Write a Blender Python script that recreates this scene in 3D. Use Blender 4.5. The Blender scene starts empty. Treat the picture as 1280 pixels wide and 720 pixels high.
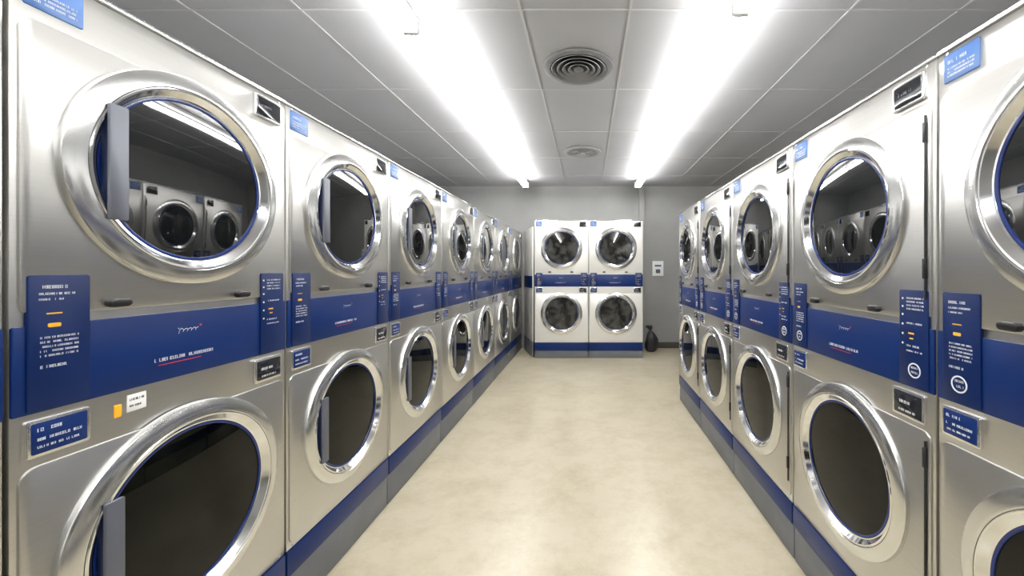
import bpy, bmesh, math, random
random.seed(7)
PI=math.pi
C=bpy.context.scene.collection
SC=bpy.context.scene
# ------------------------------------------------------------ materials
def mat(name, col, rough=.5, metal=0, **kw):
    m=bpy.data.materials.new(name); m.use_nodes=True
    b=m.node_tree.nodes['Principled BSDF']
    b.inputs['Base Color'].default_value=(*col,1); b.inputs['Roughness'].default_value=rough
    b.inputs['Metallic'].default_value=metal
    for k,v in kw.items():
        k=k.replace('_',' ')
        if k in b.inputs: b.inputs[k].default_value=v
    return m
def nodes(m): return m.node_tree.nodes, m.node_tree.links, m.node_tree.nodes['Principled BSDF']
def noise_col(m, c0, c1, scale=(1,1,1), s=5, detail=6, lo=.35, hi=.65, rough=None, bump=0):
    N,L,b=nodes(m)
    tc=N.new('ShaderNodeTexCoord'); mp=N.new('ShaderNodeMapping'); mp.inputs['Scale'].default_value=scale
    no=N.new('ShaderNodeTexNoise'); no.inputs['Scale'].default_value=s; no.inputs['Detail'].default_value=detail
    cr=N.new('ShaderNodeValToRGB'); cr.color_ramp.elements[0].position=lo; cr.color_ramp.elements[1].position=hi
    cr.color_ramp.elements[0].color=(*c0,1); cr.color_ramp.elements[1].color=(*c1,1)
    L.new(tc.outputs['Object'],mp.inputs['Vector']); L.new(mp.outputs['Vector'],no.inputs['Vector'])
    L.new(no.outputs['Fac'],cr.inputs['Fac']); L.new(cr.outputs['Color'],b.inputs['Base Color'])
    if rough:
        mr=N.new('ShaderNodeMapRange'); mr.inputs['To Min'].default_value=rough[0]; mr.inputs['To Max'].default_value=rough[1]
        L.new(no.outputs['Fac'],mr.inputs['Value']); L.new(mr.outputs['Result'],b.inputs['Roughness'])
    return m
steel=noise_col(mat('brushed_steel',(.6,.58,.55),.31,1), (.615,.607,.587),(.65,.642,.622), (1,1,70), 4, 3, .3,.7)
steel_dk=noise_col(mat('side_steel',(.3,.3,.3),.45,1),(.30,.30,.29),(.40,.40,.39),(1,1,60),4,3,.3,.7)
steel_white=noise_col(mat('pale_steel',(.8,.79,.74),.33,.3),(.76,.75,.71),(.79,.78,.75),(1,1,50),4,3,.3,.7)
chrome=mat('polished_chrome',(.88,.885,.89),.11,1)
satin=mat('satin_chrome',(.79,.795,.79),.2,1)
navy=noise_col(mat('navy_enamel',(.004,.018,.11),.34,Specular_IOR_Level=.3),(.0015,.016,.096),(.002,.0185,.108),(1,1,1),3,3,.3,.7)
navy_p=mat('navy_panel',(.0015,.013,.076),.34,Specular_IOR_Level=.3)
sky_lb=mat('pale_blue_label',(.05,.14,.38),.35)
blue_gasket=mat('blue_gasket',(.006,.020,.12),.22)
black=mat('black_plastic',(.012,.012,.013),.35)
screen=mat('display_glass',(.015,.016,.02),.08)
glass=noise_col(mat('dark_door_glass',(.01,.01,.01),.02,0,IOR=2.0),(.003,.004,.005),(.007,.008,.008),(1,1,1),6,3,.3,.7)
def drum_glass(name,ior,c0,c1):
    m=mat(name,(.01,.01,.01),.02,0,IOR=ior)
    N,L,b=nodes(m)   # drum perforations seen behind the glass
    tc=N.new('ShaderNodeTexCoord'); vo=N.new('ShaderNodeTexVoronoi'); vo.inputs['Scale'].default_value=30; vo.inputs['Randomness'].default_value=.3
    cr=N.new('ShaderNodeValToRGB'); cr.color_ramp.elements[0].position=.2; cr.color_ramp.elements[0].color=(*c0,1); cr.color_ramp.elements[1].position=.42; cr.color_ramp.elements[1].color=(*c1,1)
    no=N.new('ShaderNodeTexNoise'); no.inputs['Scale'].default_value=7
    c2=N.new('ShaderNodeValToRGB'); c2.color_ramp.elements[0].position=.42; c2.color_ramp.elements[1].position=.62
    c2.color_ramp.elements[0].color=(.15,.15,.15,1)
    mx=N.new('ShaderNodeMixRGB'); mx.blend_type='MULTIPLY'; mx.inputs['Fac'].default_value=1
    L.new(tc.outputs['Object'],vo.inputs['Vector']); L.new(tc.outputs['Object'],no.inputs['Vector']); L.new(vo.outputs['Distance'],cr.inputs['Fac']); L.new(no.outputs['Fac'],c2.inputs['Fac'])
    L.new(cr.outputs['Color'],mx.inputs['Color1']); L.new(c2.outputs['Color'],mx.inputs['Color2']); L.new(mx.outputs['Color'],b.inputs['Base Color'])
    return m
glass_ol=drum_glass('olive_door_glass',1.3,(.001,.001,.001),(.006,.0068,.0045))
glass_far=drum_glass('drum_door_glass',1.5,(.004,.004,.004),(.05,.05,.045))
handle_m=mat('handle_grey',(.105,.112,.135),.4,.3)
handle_b=mat('handle_blue',(.010,.018,.06),.35)
white=mat('white_print',(.75,.77,.8),.4)
yellow=mat('yellow_print',(.85,.42,.02),.4)
red=mat('red_print',(.6,.02,.02),.4)
plinth_m=noise_col(mat('grey_plinth',(.12,.13,.15),.45,.3),(.13,.14,.16),(.18,.19,.21),(1,1,1),4,4,.3,.7)
enamel=mat('white_enamel',(.8,.8,.8),.4)
tube_m=bpy.data.materials.new('tube_emission'); tube_m.use_nodes=True
b=tube_m.node_tree.nodes['Principled BSDF']; b.inputs['Base Color'].default_value=(1,1,1,1)
b.inputs['Emission Color'].default_value=(1,.988,.962,1); b.inputs['Emission Strength'].default_value=72
# ------------------------------------------------------------ mesh builder
class MB:
    def __init__(s): s.bm=bmesh.new()
    def box(s,x0,x1,y0,y1,z0,z1,bev=0):
        r=bmesh.ops.create_cube(s.bm,size=1); vs=r['verts']
        for v in vs:
            v.co.x=(x0+x1)/2+v.co.x*(x1-x0); v.co.y=(y0+y1)/2+v.co.y*(y1-y0); v.co.z=(z0+z1)/2+v.co.z*(z1-z0)
        if bev:
            es=list({e for v in vs for e in v.link_edges})
            bmesh.ops.bevel(s.bm,geom=es,offset=bev,segments=2,affect='EDGES',profile=.5)
        return s
    def loft(s,loops,cap0=True,cap1=True,closed=True):
        L=[[s.bm.verts.new(p) for p in lp] for lp in loops]; n=len(L[0])
        for a,b in zip(L,L[1:]):
            for i in range(n):
                s.bm.faces.new((a[i],a[(i+1)%n],b[(i+1)%n],b[i]))
        if cap0: s.bm.faces.new(L[0][::-1])
        if cap1: s.bm.faces.new(L[-1])
        return s
    def rpanel(s,x0,x1,z0,z1,yb,yf,r=.02,c=.002):   # rounded rectangle plate facing -y
        def rect(i,y):
            pts=[]; rr=max(r-i,.0005)
            for cx,cz,a0 in ((x1-r,z1-r,0),(x0+r,z1-r,90),(x0+r,z0+r,180),(x1-r,z0+r,270)):
                for k in range(6):
                    a=math.radians(a0+k*18); pts.append((cx+rr*math.cos(a),y,cz+rr*math.sin(a)))
            return pts
        return s.loft([rect(0,yb),rect(0,yf+c),rect(c*.3,yf+c*.3),rect(c,yf)])
    def lathe(s,prof,xc,zc,seg=72,cap0=False,cap1=False):
        return s.loft([[(xc+r*math.cos(2*PI*k/seg),y,zc+r*math.sin(2*PI*k/seg)) for k in range(seg)] for r,y in prof],cap0,cap1)
    def cyl_axis(s,p0,p1,r,seg=16,r1=None):
        from mathutils import Vector
        a=Vector(p0); b_=Vector(p1); d=(b_-a).normalized(); u=d.orthogonal().normalized(); w=d.cross(u)
        r1=r if r1 is None else r1
        lp=lambda c,q:[tuple(c+u*q*math.cos(2*PI*k/seg)+w*q*math.sin(2*PI*k/seg)) for k in range(seg)]
        return s.loft([lp(a,r),lp(b_,r1)])
    def build(s,name,m,parent=None,smooth=True):
        bmesh.ops.recalc_face_normals(s.bm,faces=s.bm.faces)
        me=bpy.data.meshes.new(name); s.bm.to_mesh(me); s.bm.free()
        me.materials.append(m)
        if smooth:
            me.shade_smooth(); me.set_sharp_from_angle(angle=math.radians(28))
        o=bpy.data.objects.new(name,me); C.objects.link(o)
        if parent: o.parent=parent
        return o
def tag(o,label,cat,group=None):
    o['label']=label; o['category']=cat
    if group: o['group']=group
    return o
def empty(name,loc=(0,0,0),rz=0):
    o=bpy.data.objects.new(name,None); C.objects.link(o); o.location=loc; o.rotation_euler=(0,0,rz); o.empty_display_size=.1
    return o
def struct(o): o['kind']='structure'; return o
def copy_tree(o,parent=None):
    c=o.copy(); C.objects.link(c)
    if parent: c.parent=parent
    for ch in list(o.children): copy_tree(ch,c)
    return c
# ------------------------------------------------------------ setting
XL,XR,YB,YF,H=-2.9,2.9,-2.6,7.12,2.94
HC=1.41
floor_m=noise_col(mat('polished_concrete',(.5,.45,.35),.29),(.385,.345,.255),(.455,.415,.315),(1,1,1),.9,9,.30,.68)
N,L,bs=nodes(floor_m)
tc=N.new('ShaderNodeTexCoord'); n2=N.new('ShaderNodeTexNoise'); n2.inputs['Scale'].default_value=3.2; n2.inputs['Detail'].default_value=13; n2.inputs['Roughness'].default_value=.78
L.new(tc.outputs['Object'],n2.inputs['Vector'])
cr=N.new('ShaderNodeValToRGB'); cr.color_ramp.elements[0].position=.34; cr.color_ramp.elements[0].color=(.80,.77,.71,1); cr.color_ramp.elements[1].position=.56; cr.color_ramp.elements[1].color=(1,1,1,1)
L.new(n2.outputs['Fac'],cr.inputs['Fac'])
mx=N.new('ShaderNodeMixRGB'); mx.blend_type='MULTIPLY'; mx.inputs['Fac'].default_value=1
old=bs.inputs['Base Color'].links[0].from_socket
L.new(old,mx.inputs['Color1']); L.new(cr.outputs['Color'],mx.inputs['Color2']); L.new(mx.outputs['Color'],bs.inputs['Base Color'])
wall_m=noise_col(mat('grey_wall_paint',(.2,.2,.2),.6),(.23,.23,.23),(.275,.275,.27),(1,1,1),2,5,.3,.7)
ceil_m=noise_col(mat('grey_ceiling_tile',(.3,.3,.3),.36,.3),(.385,.39,.405),(.42,.42,.435),(1,1,1),1.5,3,.3,.7)
grid_m=mat('ceiling_grid_metal',(.47,.47,.47),.4,.2)
struct(MB().box(XL,XR,YB,YF,-.1,0).build('floor',floor_m,smooth=False))
struct(MB().box(XL,XR,YB,YF,H,H+.1).build('ceiling',ceil_m,smooth=False))
struct(MB().box(XL-.1,XL,YB-.1,YF+.1,-.1,H+.1).build('wall_left',wall_m,smooth=False))
struct(MB().box(XR,XR+.1,YB-.1,YF+.1,-.1,H+.1).build('wall_right',wall_m,smooth=False))
struct(MB().box(XL,XR,YF,YF+.1,-.1,H+.1).build('wall_back',wall_m,smooth=False))
struct(MB().box(XL,XR,YB-.1,YB,-.1,H+.1).build('wall_front',wall_m,smooth=False))
g=MB(); x=-.397-.645*4
while x<XR:
    if x>XL: g.box(x-.007,x+.007,YB,YF,H-.004,H-.0002)
    x+=.645
y=2.30-1.01*4
while y<YF:
    g.box(XL,XR,y-.007,y+.007,H-.0035,H-.0002); y+=1.01
struct(g.build('trim_1',grid_m,smooth=False))
bb=mat('dark_baseboard',(.05,.045,.04),.5)
struct(MB().box(1.02,XR,YF-.015,YF,0,.11,.003).build('baseboard_back',bb))
struct(MB().box(XR-.015,XR,YB,YF-.015,0,.11,.003).build('baseboard_right',bb))
struct(MB().box(.92,1.02,YF-.06,YF,0,H-.01,.004).build('trim_2',wall_m))
# ------------------------------------------------------------ dryers
def glyphs(mb,x0,x1,z,h,y,rnd,fill=.85):
    x=x0; h=h*.62
    while x<x1:
        w=h*rnd.choice((.55,.65,.75,.85))
        if rnd.random()<fill:
            k=rnd.random(); e=min(x+w*.76,x1); t=h*.17
            if e-x>.0008:
                mb.box(x,x+t,y-.0004,y,z,z+h)
                if k<.25: mb.box(e-t,e,y-.0004,y,z,z+h); mb.box(x,e,y-.0004,y,z+h*.4,z+h*.4+t)
                elif k<.5: mb.box(x,e,y-.0004,y,z+h-t,z+h); mb.box(x,e,y-.0004,y,z,z+t); mb.box(x,e,y-.0004,y,z+h*.42,z+h*.42+t)
                elif k<.7: mb.box(x,e,y-.0004,y,z+h-t,z+h); mb.box(e-t,e,y-.0004,y,z,z+h); mb.box(x,e,y-.0004,y,z,z+t)
                elif k<.85: mb.box(x,e,y-.0004,y,z,z+t)
        x+=w
def script_logo(x0,z0,w,h,y):   # one flowing pen stroke
    mb=MB(); n=60; pts=[]
    for i in range(n+1):
        u=i/n
        px=x0+w*u+.0035*math.sin(u*2*PI*5+.6); pz=z0+h*(.30+.30*math.cos(u*2*PI*5)*(1.5 if u<.2 else .75))
        pts.append((px,pz))
    t=.0011
    vs=[(mb.bm.verts.new((p[0],y-.0004,p[1]-t)),mb.bm.verts.new((p[0],y-.0004,p[1]+t))) for p in pts]
    for a_,b_ in zip(vs,vs[1:]): mb.bm.faces.new((a_[0],b_[0],b_[1],a_[1]))
    return mb
def ring_profile(R,g):
    outer=[(R,-.004),(R,-.016),(R-.002,-.020),(R-.006,-.022),(R-.037,-.0295),(R-.041,-.0295),(R-.043,-.0275),(R-.044,-.021)]
    inner=[(R-.043,-.019),(R-.0445,-.0275),(R-.047,-.0295),(R-.051,-.029),(g+.006,-.013),(g+.002,-.012),(g,-.010)]
    return outer,inner
def make_dryer(w=.784,dz=0,base=.18,kick=.285,H2=2.08,face=steel,handle=True,hinge=False,zu=1.675,zl=.70,R=.305,Rl=.313,depth=.85,band=(1.10,1.29),ptop=1.40,glass_u=glass,glass_l=glass_ol,seed=1,seg=80):
    rnd=random.Random(seed)
    root=empty('stacked_dryer'); a=-w/2; c=w/2; D=dz
    MB().box(a+.001,c-.001,0,depth,kick+.002,H2+D-.012,.003).build('body',face,root)
    MB().box(a,c,-.006,depth,H2+D-.012,H2+D,.003).build('top_trim',satin,root)
    MB().box(a+.001,c-.001,.006,depth-.05,0,base,.002).build('plinth',plinth_m,root)
    MB().box(a+.002,c-.002,-.004,depth-.02,base,kick,.003).build('kick_panel',navy,root)
    b0,b1=band[0]+D,band[1]+D
    MB().rpanel(a+.012,c-.012,b1+.022,H2+D-.125,.002,-.006,.03,.003).build('upper_front_panel',face,root)
    MB().rpanel(a+.012,c-.012,kick+.022,b0-.115,.002,-.006,.03,.003).build('lower_front_panel',face,root)
    MB().rpanel(a+.002,c-.002,b0,b1,.002,-.004,.004,.002).build('fascia_band',navy,root)
    for (zc,R_,gm,nm) in ((zu+D,R,glass_u,'upper_door'),(zl+D,Rl,glass_l,'lower_door')):
        g_=R_-.072
        o_,i_=ring_profile(R_,g_)
        d=MB().lathe(o_,0,zc,seg).build(nm,satin,root)
        MB().lathe(i_,0,zc,seg).build('chrome_rim',chrome,d)
        MB().lathe([(g_+.001,-.0125),(g_-.003,-.013),(g_-.007,-.012),(g_-.008,-.008)],0,zc,seg).build('door_gasket',blue_gasket,d)
        q0=g_+.002; sag=.0072
        MB().lathe([(q0*f_,-.009-sag*(1-f_*f_)) for f_ in (1,.9,.8,.7,.6,.5,.4,.3,.2,.1,.02)],0,zc,seg,False,True).build('door_glass',gm,d)
        if handle:
            hx=-g_+.004
            MB().rpanel(hx,hx+.040,zc-.140,zc+.144,-.032,-.039,.004,.002).build('door_handle',handle_m,d)
            MB().box(hx+.004,hx+.028,-.033,-.0107,zc-.134,zc+.138,.002).build('handle_mount',handle_b,d)
        if hinge:
            for s in (-1,1):
                MB().box(c-.032,c-.022,-.016,-.005,zc+s*.2-.03,zc+s*.2+.03,.003).build('door_hinge',black,d)
            MB().cyl_axis((c-.026,-.010,zc-.29),(c-.026,-.010,zc+.25),.003).build('hinge_rod',black,d)
    for x0,x1,kind in ((a+.022,a+.128,0),(c-.124,c-.018,1)):
        yy=-.0078
        p=MB().rpanel(x0,x1,b0+.003,ptop+D,-.001,yy,.006,.001).build('instruction_panel',navy_p,root)
        t=MB(); W=x1-x0; zt=ptop+D
        if kind==0:
            glyphs(t,x0+.018,x0+W*.62,zt-.030,.012,yy,rnd)
            glyphs(t,x0+.018,x0+W*.75,zt-.044,.008,yy,rnd)
            glyphs(t,x0+.018,x0+W*.55,zt-.056,.007,yy,rnd)
            for k in range(5): glyphs(t,x0+.020,x0+W*.8,zt-.140-k*.010,.007,yy,rnd)
            glyphs(t,x0+.020,x0+W*.6,zt-.205,.010,yy,rnd)
        else:
            for k in range(4): glyphs(t,x0+.028,x0+W*.85,zt-.028-k*.011,.008,yy,rnd)
            glyphs(t,x0+.028,x0+W*.8,zt-.105,.008,yy,rnd); glyphs(t,x0+.028,x0+W*.7,zt-.175,.009,yy,rnd)
            glyphs(t,x0+.028,x0+W*.8,zt-.190,.007,yy,rnd)
            for zz in (-.03,-.055,-.08,-.11,-.14,-.17): t.box(x0+.010,x0+.016,yy-.0004,yy,zt+zz,zt+zz+.006)
        t.build('printed_text',white,p,False)
        if hinge:
            t=MB(); xm=(x0+x1)/2+(.004 if kind else -.004)
            t.lathe([(.023,yy),(.023,yy-.0008),(.019,yy-.0008),(.019,yy)],xm,zt-.245,28)
            glyphs(t,xm-.012,xm+.012,zt-.240,.010,yy,rnd); glyphs(t,xm-.012,xm+.012,zt-.254,.010,yy,rnd)
            t.build('round_badge',white,p,False)
        if kind==0:
            MB().rpanel(x0+.032,x0+.054,zt-.116,zt-.107,yy,yy-.0006,.003,.0002).build('yellow_icon',yellow,p,False)
            MB().box(x0+.030,x0+.056,yy-.0006,yy,zt-.087,zt-.084).build('yellow_icon',yellow,p,False)
        else:
            MB().box(x0+.035,x0+.056,yy-.0006,yy,zt-.136,zt-.131).build('yellow_icon',yellow,p,False)
            MB().box(x0+.040,x0+.053,yy-.0006,yy,zt-.151,zt-.147).build('yellow_icon',yellow,p,False)
    script_logo(-.040,b1-.062,.060,.018,-.004).build('printed_logo',white,root,False)
    t=MB(); glyphs(t,-.10,.070,b1-.135,.015,-.004,rnd,.92); t.build('printed_lettering',white,root,False)
    MB().box(.026,.032,-.0045,-.004,b1-.050,b1-.044).build('red_mark',red,root,False)
    MB().box(-.09,.03,-.0045,-.004,b1-.146,b1-.144).build('red_underline',red,root,False)
    for sx in (-.19,.165):
        MB().rpanel(sx-.024,sx+.024,b1+.028,b1+.050,-.005,-.024,.0105,.005).build('latch_knob',black,root)
    zt=H2+D
    p=MB().rpanel(a+.020,a+.120,zt-.100,zt-.022,.002,-.0025,.004,.001).build('top_label',sky_lb,root)
    t=MB(); glyphs(t,a+.032,a+.085,zt-.050,.014,-.0025,rnd)
    for k in range(3): glyphs(t,a+.032,a+.108,zt-.066-k*.010,.008,-.0025,rnd)
    t.build('printed_text',white,p,False)
    def display(z0,z1,lower):
        p=MB().rpanel(c-.150,c-.030,z0,z1,.002,-.010,.006,.003).build('coin_display',satin,root)
        MB().rpanel(c-.142,c-.038,z0+.008,z1-.008,-.009,-.0115,.004,.001).build('display_screen',screen,p)
        t=MB(); glyphs(t,c-.125,c-.075,(z0+z1)/2,.014,-.0115,rnd,.7)
        if lower: glyphs(t,c-.128,c-.060,z0+.018,.010,-.0115,rnd,.8)
        t.build('display_digits',handle_m if not lower else white,p,False)
    display(zt-.112,zt-.030,False); display(b0-.098,b0-.012,True)
    p=MB().rpanel(a+.020,a+.128,b0-.095,b0-.014,.002,-.009,.006,.002).build('lower_label_frame',satin,root)
    MB().rpanel(a+.027,a+.121,b0-.088,b0-.021,-.008,-.0105,.004,.001).build('lower_label',navy,p)
    t=MB(); glyphs(t,a+.036,a+.075,b0-.040,.012,-.0105,rnd); glyphs(t,a+.036,a+.110,b0-.060,.010,-.0105,rnd); glyphs(t,a+.036,a+.105,b0-.076,.008,-.0105,rnd)
    t.build('printed_text',white,p,False)
    for sx in (a+.03,c-.03):
        for sz in (kick+.012,H2+D-.018):
            MB().lathe([(.004,0),(.004,-.002),(.001,-.0025)],sx,sz,10,False,True).build('screw',chrome,root)
    return root
XLF,XRF=-1.2,1.0
LB=[.018,.808,1.555,2.355,3.205,4.10,5.03,6.02,7.055]
Lg='stacked dryers along the left side'
lab={0:'stainless stacked dryer cut off at the left picture edge, only its side strip showing',
 1:'largest nearest stacked dryer on the left, yellow and white stickers above its lower door',
 2:'second full stainless stacked dryer on the left, beside the one with yellow sticker',
 3:'third full stainless stacked dryer from the near end of the left row',
 4:'fourth full stainless stacked dryer from the near end of the left row',
 5:'third stainless stacked dryer from the far end of the left row',
 6:'second stainless stacked dryer from the far end of the left row',
 7:'last stainless stacked dryer of the left row, in the far left corner'}
for i in range(8):
    y0,y1=LB[i],LB[i+1]
    o=make_dryer(w=y1-y0-.006,seed=3+i*4,seg=128 if i==1 else 80)
    o.location=(XLF,(y0+y1)/2,0); o.rotation_euler=(0,0,PI/2); tag(o,lab[i],'tumble dryer',Lg)
    if i==1:
        MB().rpanel(-.190,-.174,1.035,1.067,.0005,-.002,.002,.0008).build('yellow_sticker',yellow,o)
        p=MB().rpanel(-.162,-.118,1.040,1.084,.0005,-.002,.002,.0008).build('white_sticker',enamel,o)
        t=MB(); rr=random.Random(4); glyphs(t,-.157,-.122,1.068,.010,-.002,rr); glyphs(t,-.157,-.13,1.052,.008,-.002,rr); t.build('sticker_print',black,p,False)
RB=[-.46,.332,1.122,1.912,2.702,3.492,4.30]
R0=make_dryer(w=.784,dz=-.05,handle=False,hinge=True,base=.17,kick=.27,seed=21,seg=110,R=.297,Rl=.307,zu=1.665,zl=.71)
rl={1:'stainless stacked dryer cut off by the right picture edge, nearest of the right row',
 2:'large stacked dryer in full view nearest on the right, slim black hinges on its side',
 3:'second fully visible stainless stacked dryer of the right row',
 4:'third fully visible stainless stacked dryer of the right row',
 5:'farthest stainless stacked dryer of the right row, near the wall notice'}
for i in range(1,6):
    y0,y1=RB[i],RB[i+1]
    o=R0 if i==1 else copy_tree(R0)
    o.location=(XRF,(y0+y1)/2,0); o.rotation_euler=(0,0,-PI/2); tag(o,rl[i],'tumble dryer','stacked dryers along the right side')
F0=make_dryer(w=.866,base=.12,kick=.25,H2=2.22,face=steel_white,handle=False,zu=1.765,zl=.72,R=.335,Rl=.335,depth=.76,band=(1.15,1.345),ptop=1.37,seed=31,glass_u=glass_far,glass_l=glass_far)
F1=copy_tree(F0)
F0.location=(-.426,6.3,0); F1.location=(.449,6.3,0)
tag(F0,'pale stacked dryer against the far wall, left one of the two facing the aisle','tumble dryer','stacked dryers at the far wall')
tag(F1,'pale stacked dryer against the far wall, right one of the two, near the wall notice','tumble dryer','stacked dryers at the far wall')
o=empty('filler_panel',(-1.02,6.69,0),math.atan2(-.66,.24)); tag(o,'narrow angled pale corner panel with blue band left of the far dryers','panel')
MB().box(-.345,.345,0,.02,.25,2.12,.003).build('panel_board',steel_white,o)
MB().box(-.345,.345,-.006,.0,1.12,1.32,.002).build('fascia_band',navy,o)
MB().box(-.345,.345,-.004,.02,.0,.25,.002).build('kick_panel',plinth_m,o)
# ------------------------------------------------------------ fluorescent lights
def light(x,y0,y1,label):
    yc=(y0+y1)/2; h=(y1-y0)/2
    r=empty('fluorescent_light',(x,yc,H)); tag(r,label,'ceiling light','fluorescent strip lights')
    MB().box(-.022,.022,-h,h,-.055,-.0062,.004).build('housing',enamel,r)
    for s in (-1,1):
        MB().cyl_axis((s*.032,-h+.025,-.12),(s*.032,h-.025,-.12),.0135,20).build('tube',tube_m,r)
    for e in (-1,1):
        MB().box(-.045,.045,e*(h-.007)-.007,e*(h-.007)+.007,-.134,-.050,.004).build('lamp_holder',enamel,r)
    MB().cyl_axis((.0,-h+.01,-.132),(.0,-h+.01,-.165),.008,12,.004).build('end_clip',steel_dk,r)
    return r
ll=[('left',-1.045,[(-2.4,-.03),(0,2.31),(2.32,4.60),(4.61,6.6)]),('right',.835,[(-2.4,-.05),(-.02,2.14),(2.15,4.40),(4.41,6.6)])]
wd={1:'nearest tube light of the {} run, above the first dryers',2:'middle tube light of the {} run on the grey ceiling',3:'farthest tube light of the {} run on the grey ceiling'}
for side,x,segs in ll:
    for k,(y0,y1) in enumerate(segs):
        if k==0:
            light(x,y0,y1,'tube light of the %s run behind the viewpoint'%side)
        else: light(x,y0,y1,'glowing white '+wd[k].format(side))
# ------------------------------------------------------------ vents
vent_m=mat('vent_metal',(.19,.19,.195),.45,.3)
vent_l=mat('pale_vent_metal',(.34,.34,.345),.45,.2)
def vent(x,y,R,label,vm,bk):
    r=empty('ceiling_vent',(x,y,H)); tag(r,label,'air vent')
    def lz(mb,prof,seg=56):
        mb.loft([[(q*math.cos(2*PI*k/seg),q*math.sin(2*PI*k/seg),z) for k in range(seg)] for q,z in prof],False,False)
    m=MB(); lz(m,[(R,-.006),(R,-.012),(R*.95,-.018),(R*.82,-.020),(R*.80,-.008)]); m.build('flange',vm,r)
    m=MB(); lz(m,[(R*.82,-.0065),(.002,-.0065)]); m.build('backing',bk,r)
    for q in (.72,.56,.40,.24):
        m=MB(); lz(m,[(R*q,-.009),(R*(q+.07),-.022),(R*(q+.065),-.025),(R*(q-.01),-.012),(R*q,-.009)]); m.build('louvre_ring',vm,r)
    m=MB(); lz(m,[(R*.14,-.010),(R*.14,-.024),(R*.1,-.028),(.002,-.028)]); m.build('centre_cap',vm,r)
vent(-.07,2.95,.26,'large round dark ceiling vent between the two light runs, nearer one',vent_m,black)
vent(-.07,5.05,.24,'smaller looking round ceiling vent farther away near the far dryers',vent_l,vent_m)
# ------------------------------------------------------------ far right corner
o=empty('wall_notice',(1.27,YF,1.41)); tag(o,'white notice with dark printed blocks on the grey wall beyond the right row','notice')
MB().box(-.10,.10,-.008,0,-.10,.17,.002).build('sheet',white,o)
MB().box(-.06,.06,-.0090,-.008,.07,.10).build('printed_mark',handle_m,o,False)
MB().box(-.04,.04,-.0090,-.008,-.05,.02).build('printed_mark',handle_m,o,False)
def blob(name,m,loops,parent,seg=20,lump=.12,seed=1):
    rnd=random.Random(seed); ph=[rnd.uniform(0,6) for _ in range(4)]
    mb=MB(); L=[]
    for r,z,dx in loops:
        L.append([(dx+r*(1+lump*math.sin(3*t_+ph[0]+z*9)+lump*.6*math.sin(5*t_+ph[1]-z*14))*math.cos(t_),r*.75*(1+lump*math.sin(4*t_+ph[2]+z*7))*math.sin(t_),z) for t_ in [2*PI*k/seg for k in range(seg)]])
    mb.loft(L); return mb.build(name,m,parent)
bag=mat('black_bag',(.012,.012,.014),.3)
o=empty('rubbish_bag',(1.10,6.83,0)); tag(o,'slim black tied bag on the floor just right of the far dryers','bag')
blob('bag_body',bag,[(.07,0,0),(.10,.03,0),(.11,.12,0),(.10,.22,.01),(.07,.31,.0),(.028,.36,-.01)],o)
blob('tied_neck',bag,[(.028,.355,-.01),(.022,.375,-.01),(.05,.41,-.02),(.055,.44,-.03),(.025,.46,-.03)],o,seed=4,lump=.25)
# ------------------------------------------------------------ world, camera
w=bpy.data.worlds.new('w'); SC.world=w; w.use_nodes=True
w.node_tree.nodes['Background'].inputs[0].default_value=(.5,.5,.5,1); w.node_tree.nodes['Background'].inputs[1].default_value=.2
cam=bpy.data.cameras.new('camera'); co=bpy.data.objects.new('camera',cam); C.objects.link(co)
co.location=(0,0,HC); co.rotation_euler=(PI/2,0,0); cam.sensor_width=36; cam.lens=490/1280*36
cam.shift_x=-95/1280; cam.shift_y=-22/1280; cam.clip_start=.02
SC.camera=co
SC.view_settings.view_transform='Standard'
SC.view_settings.exposure=0
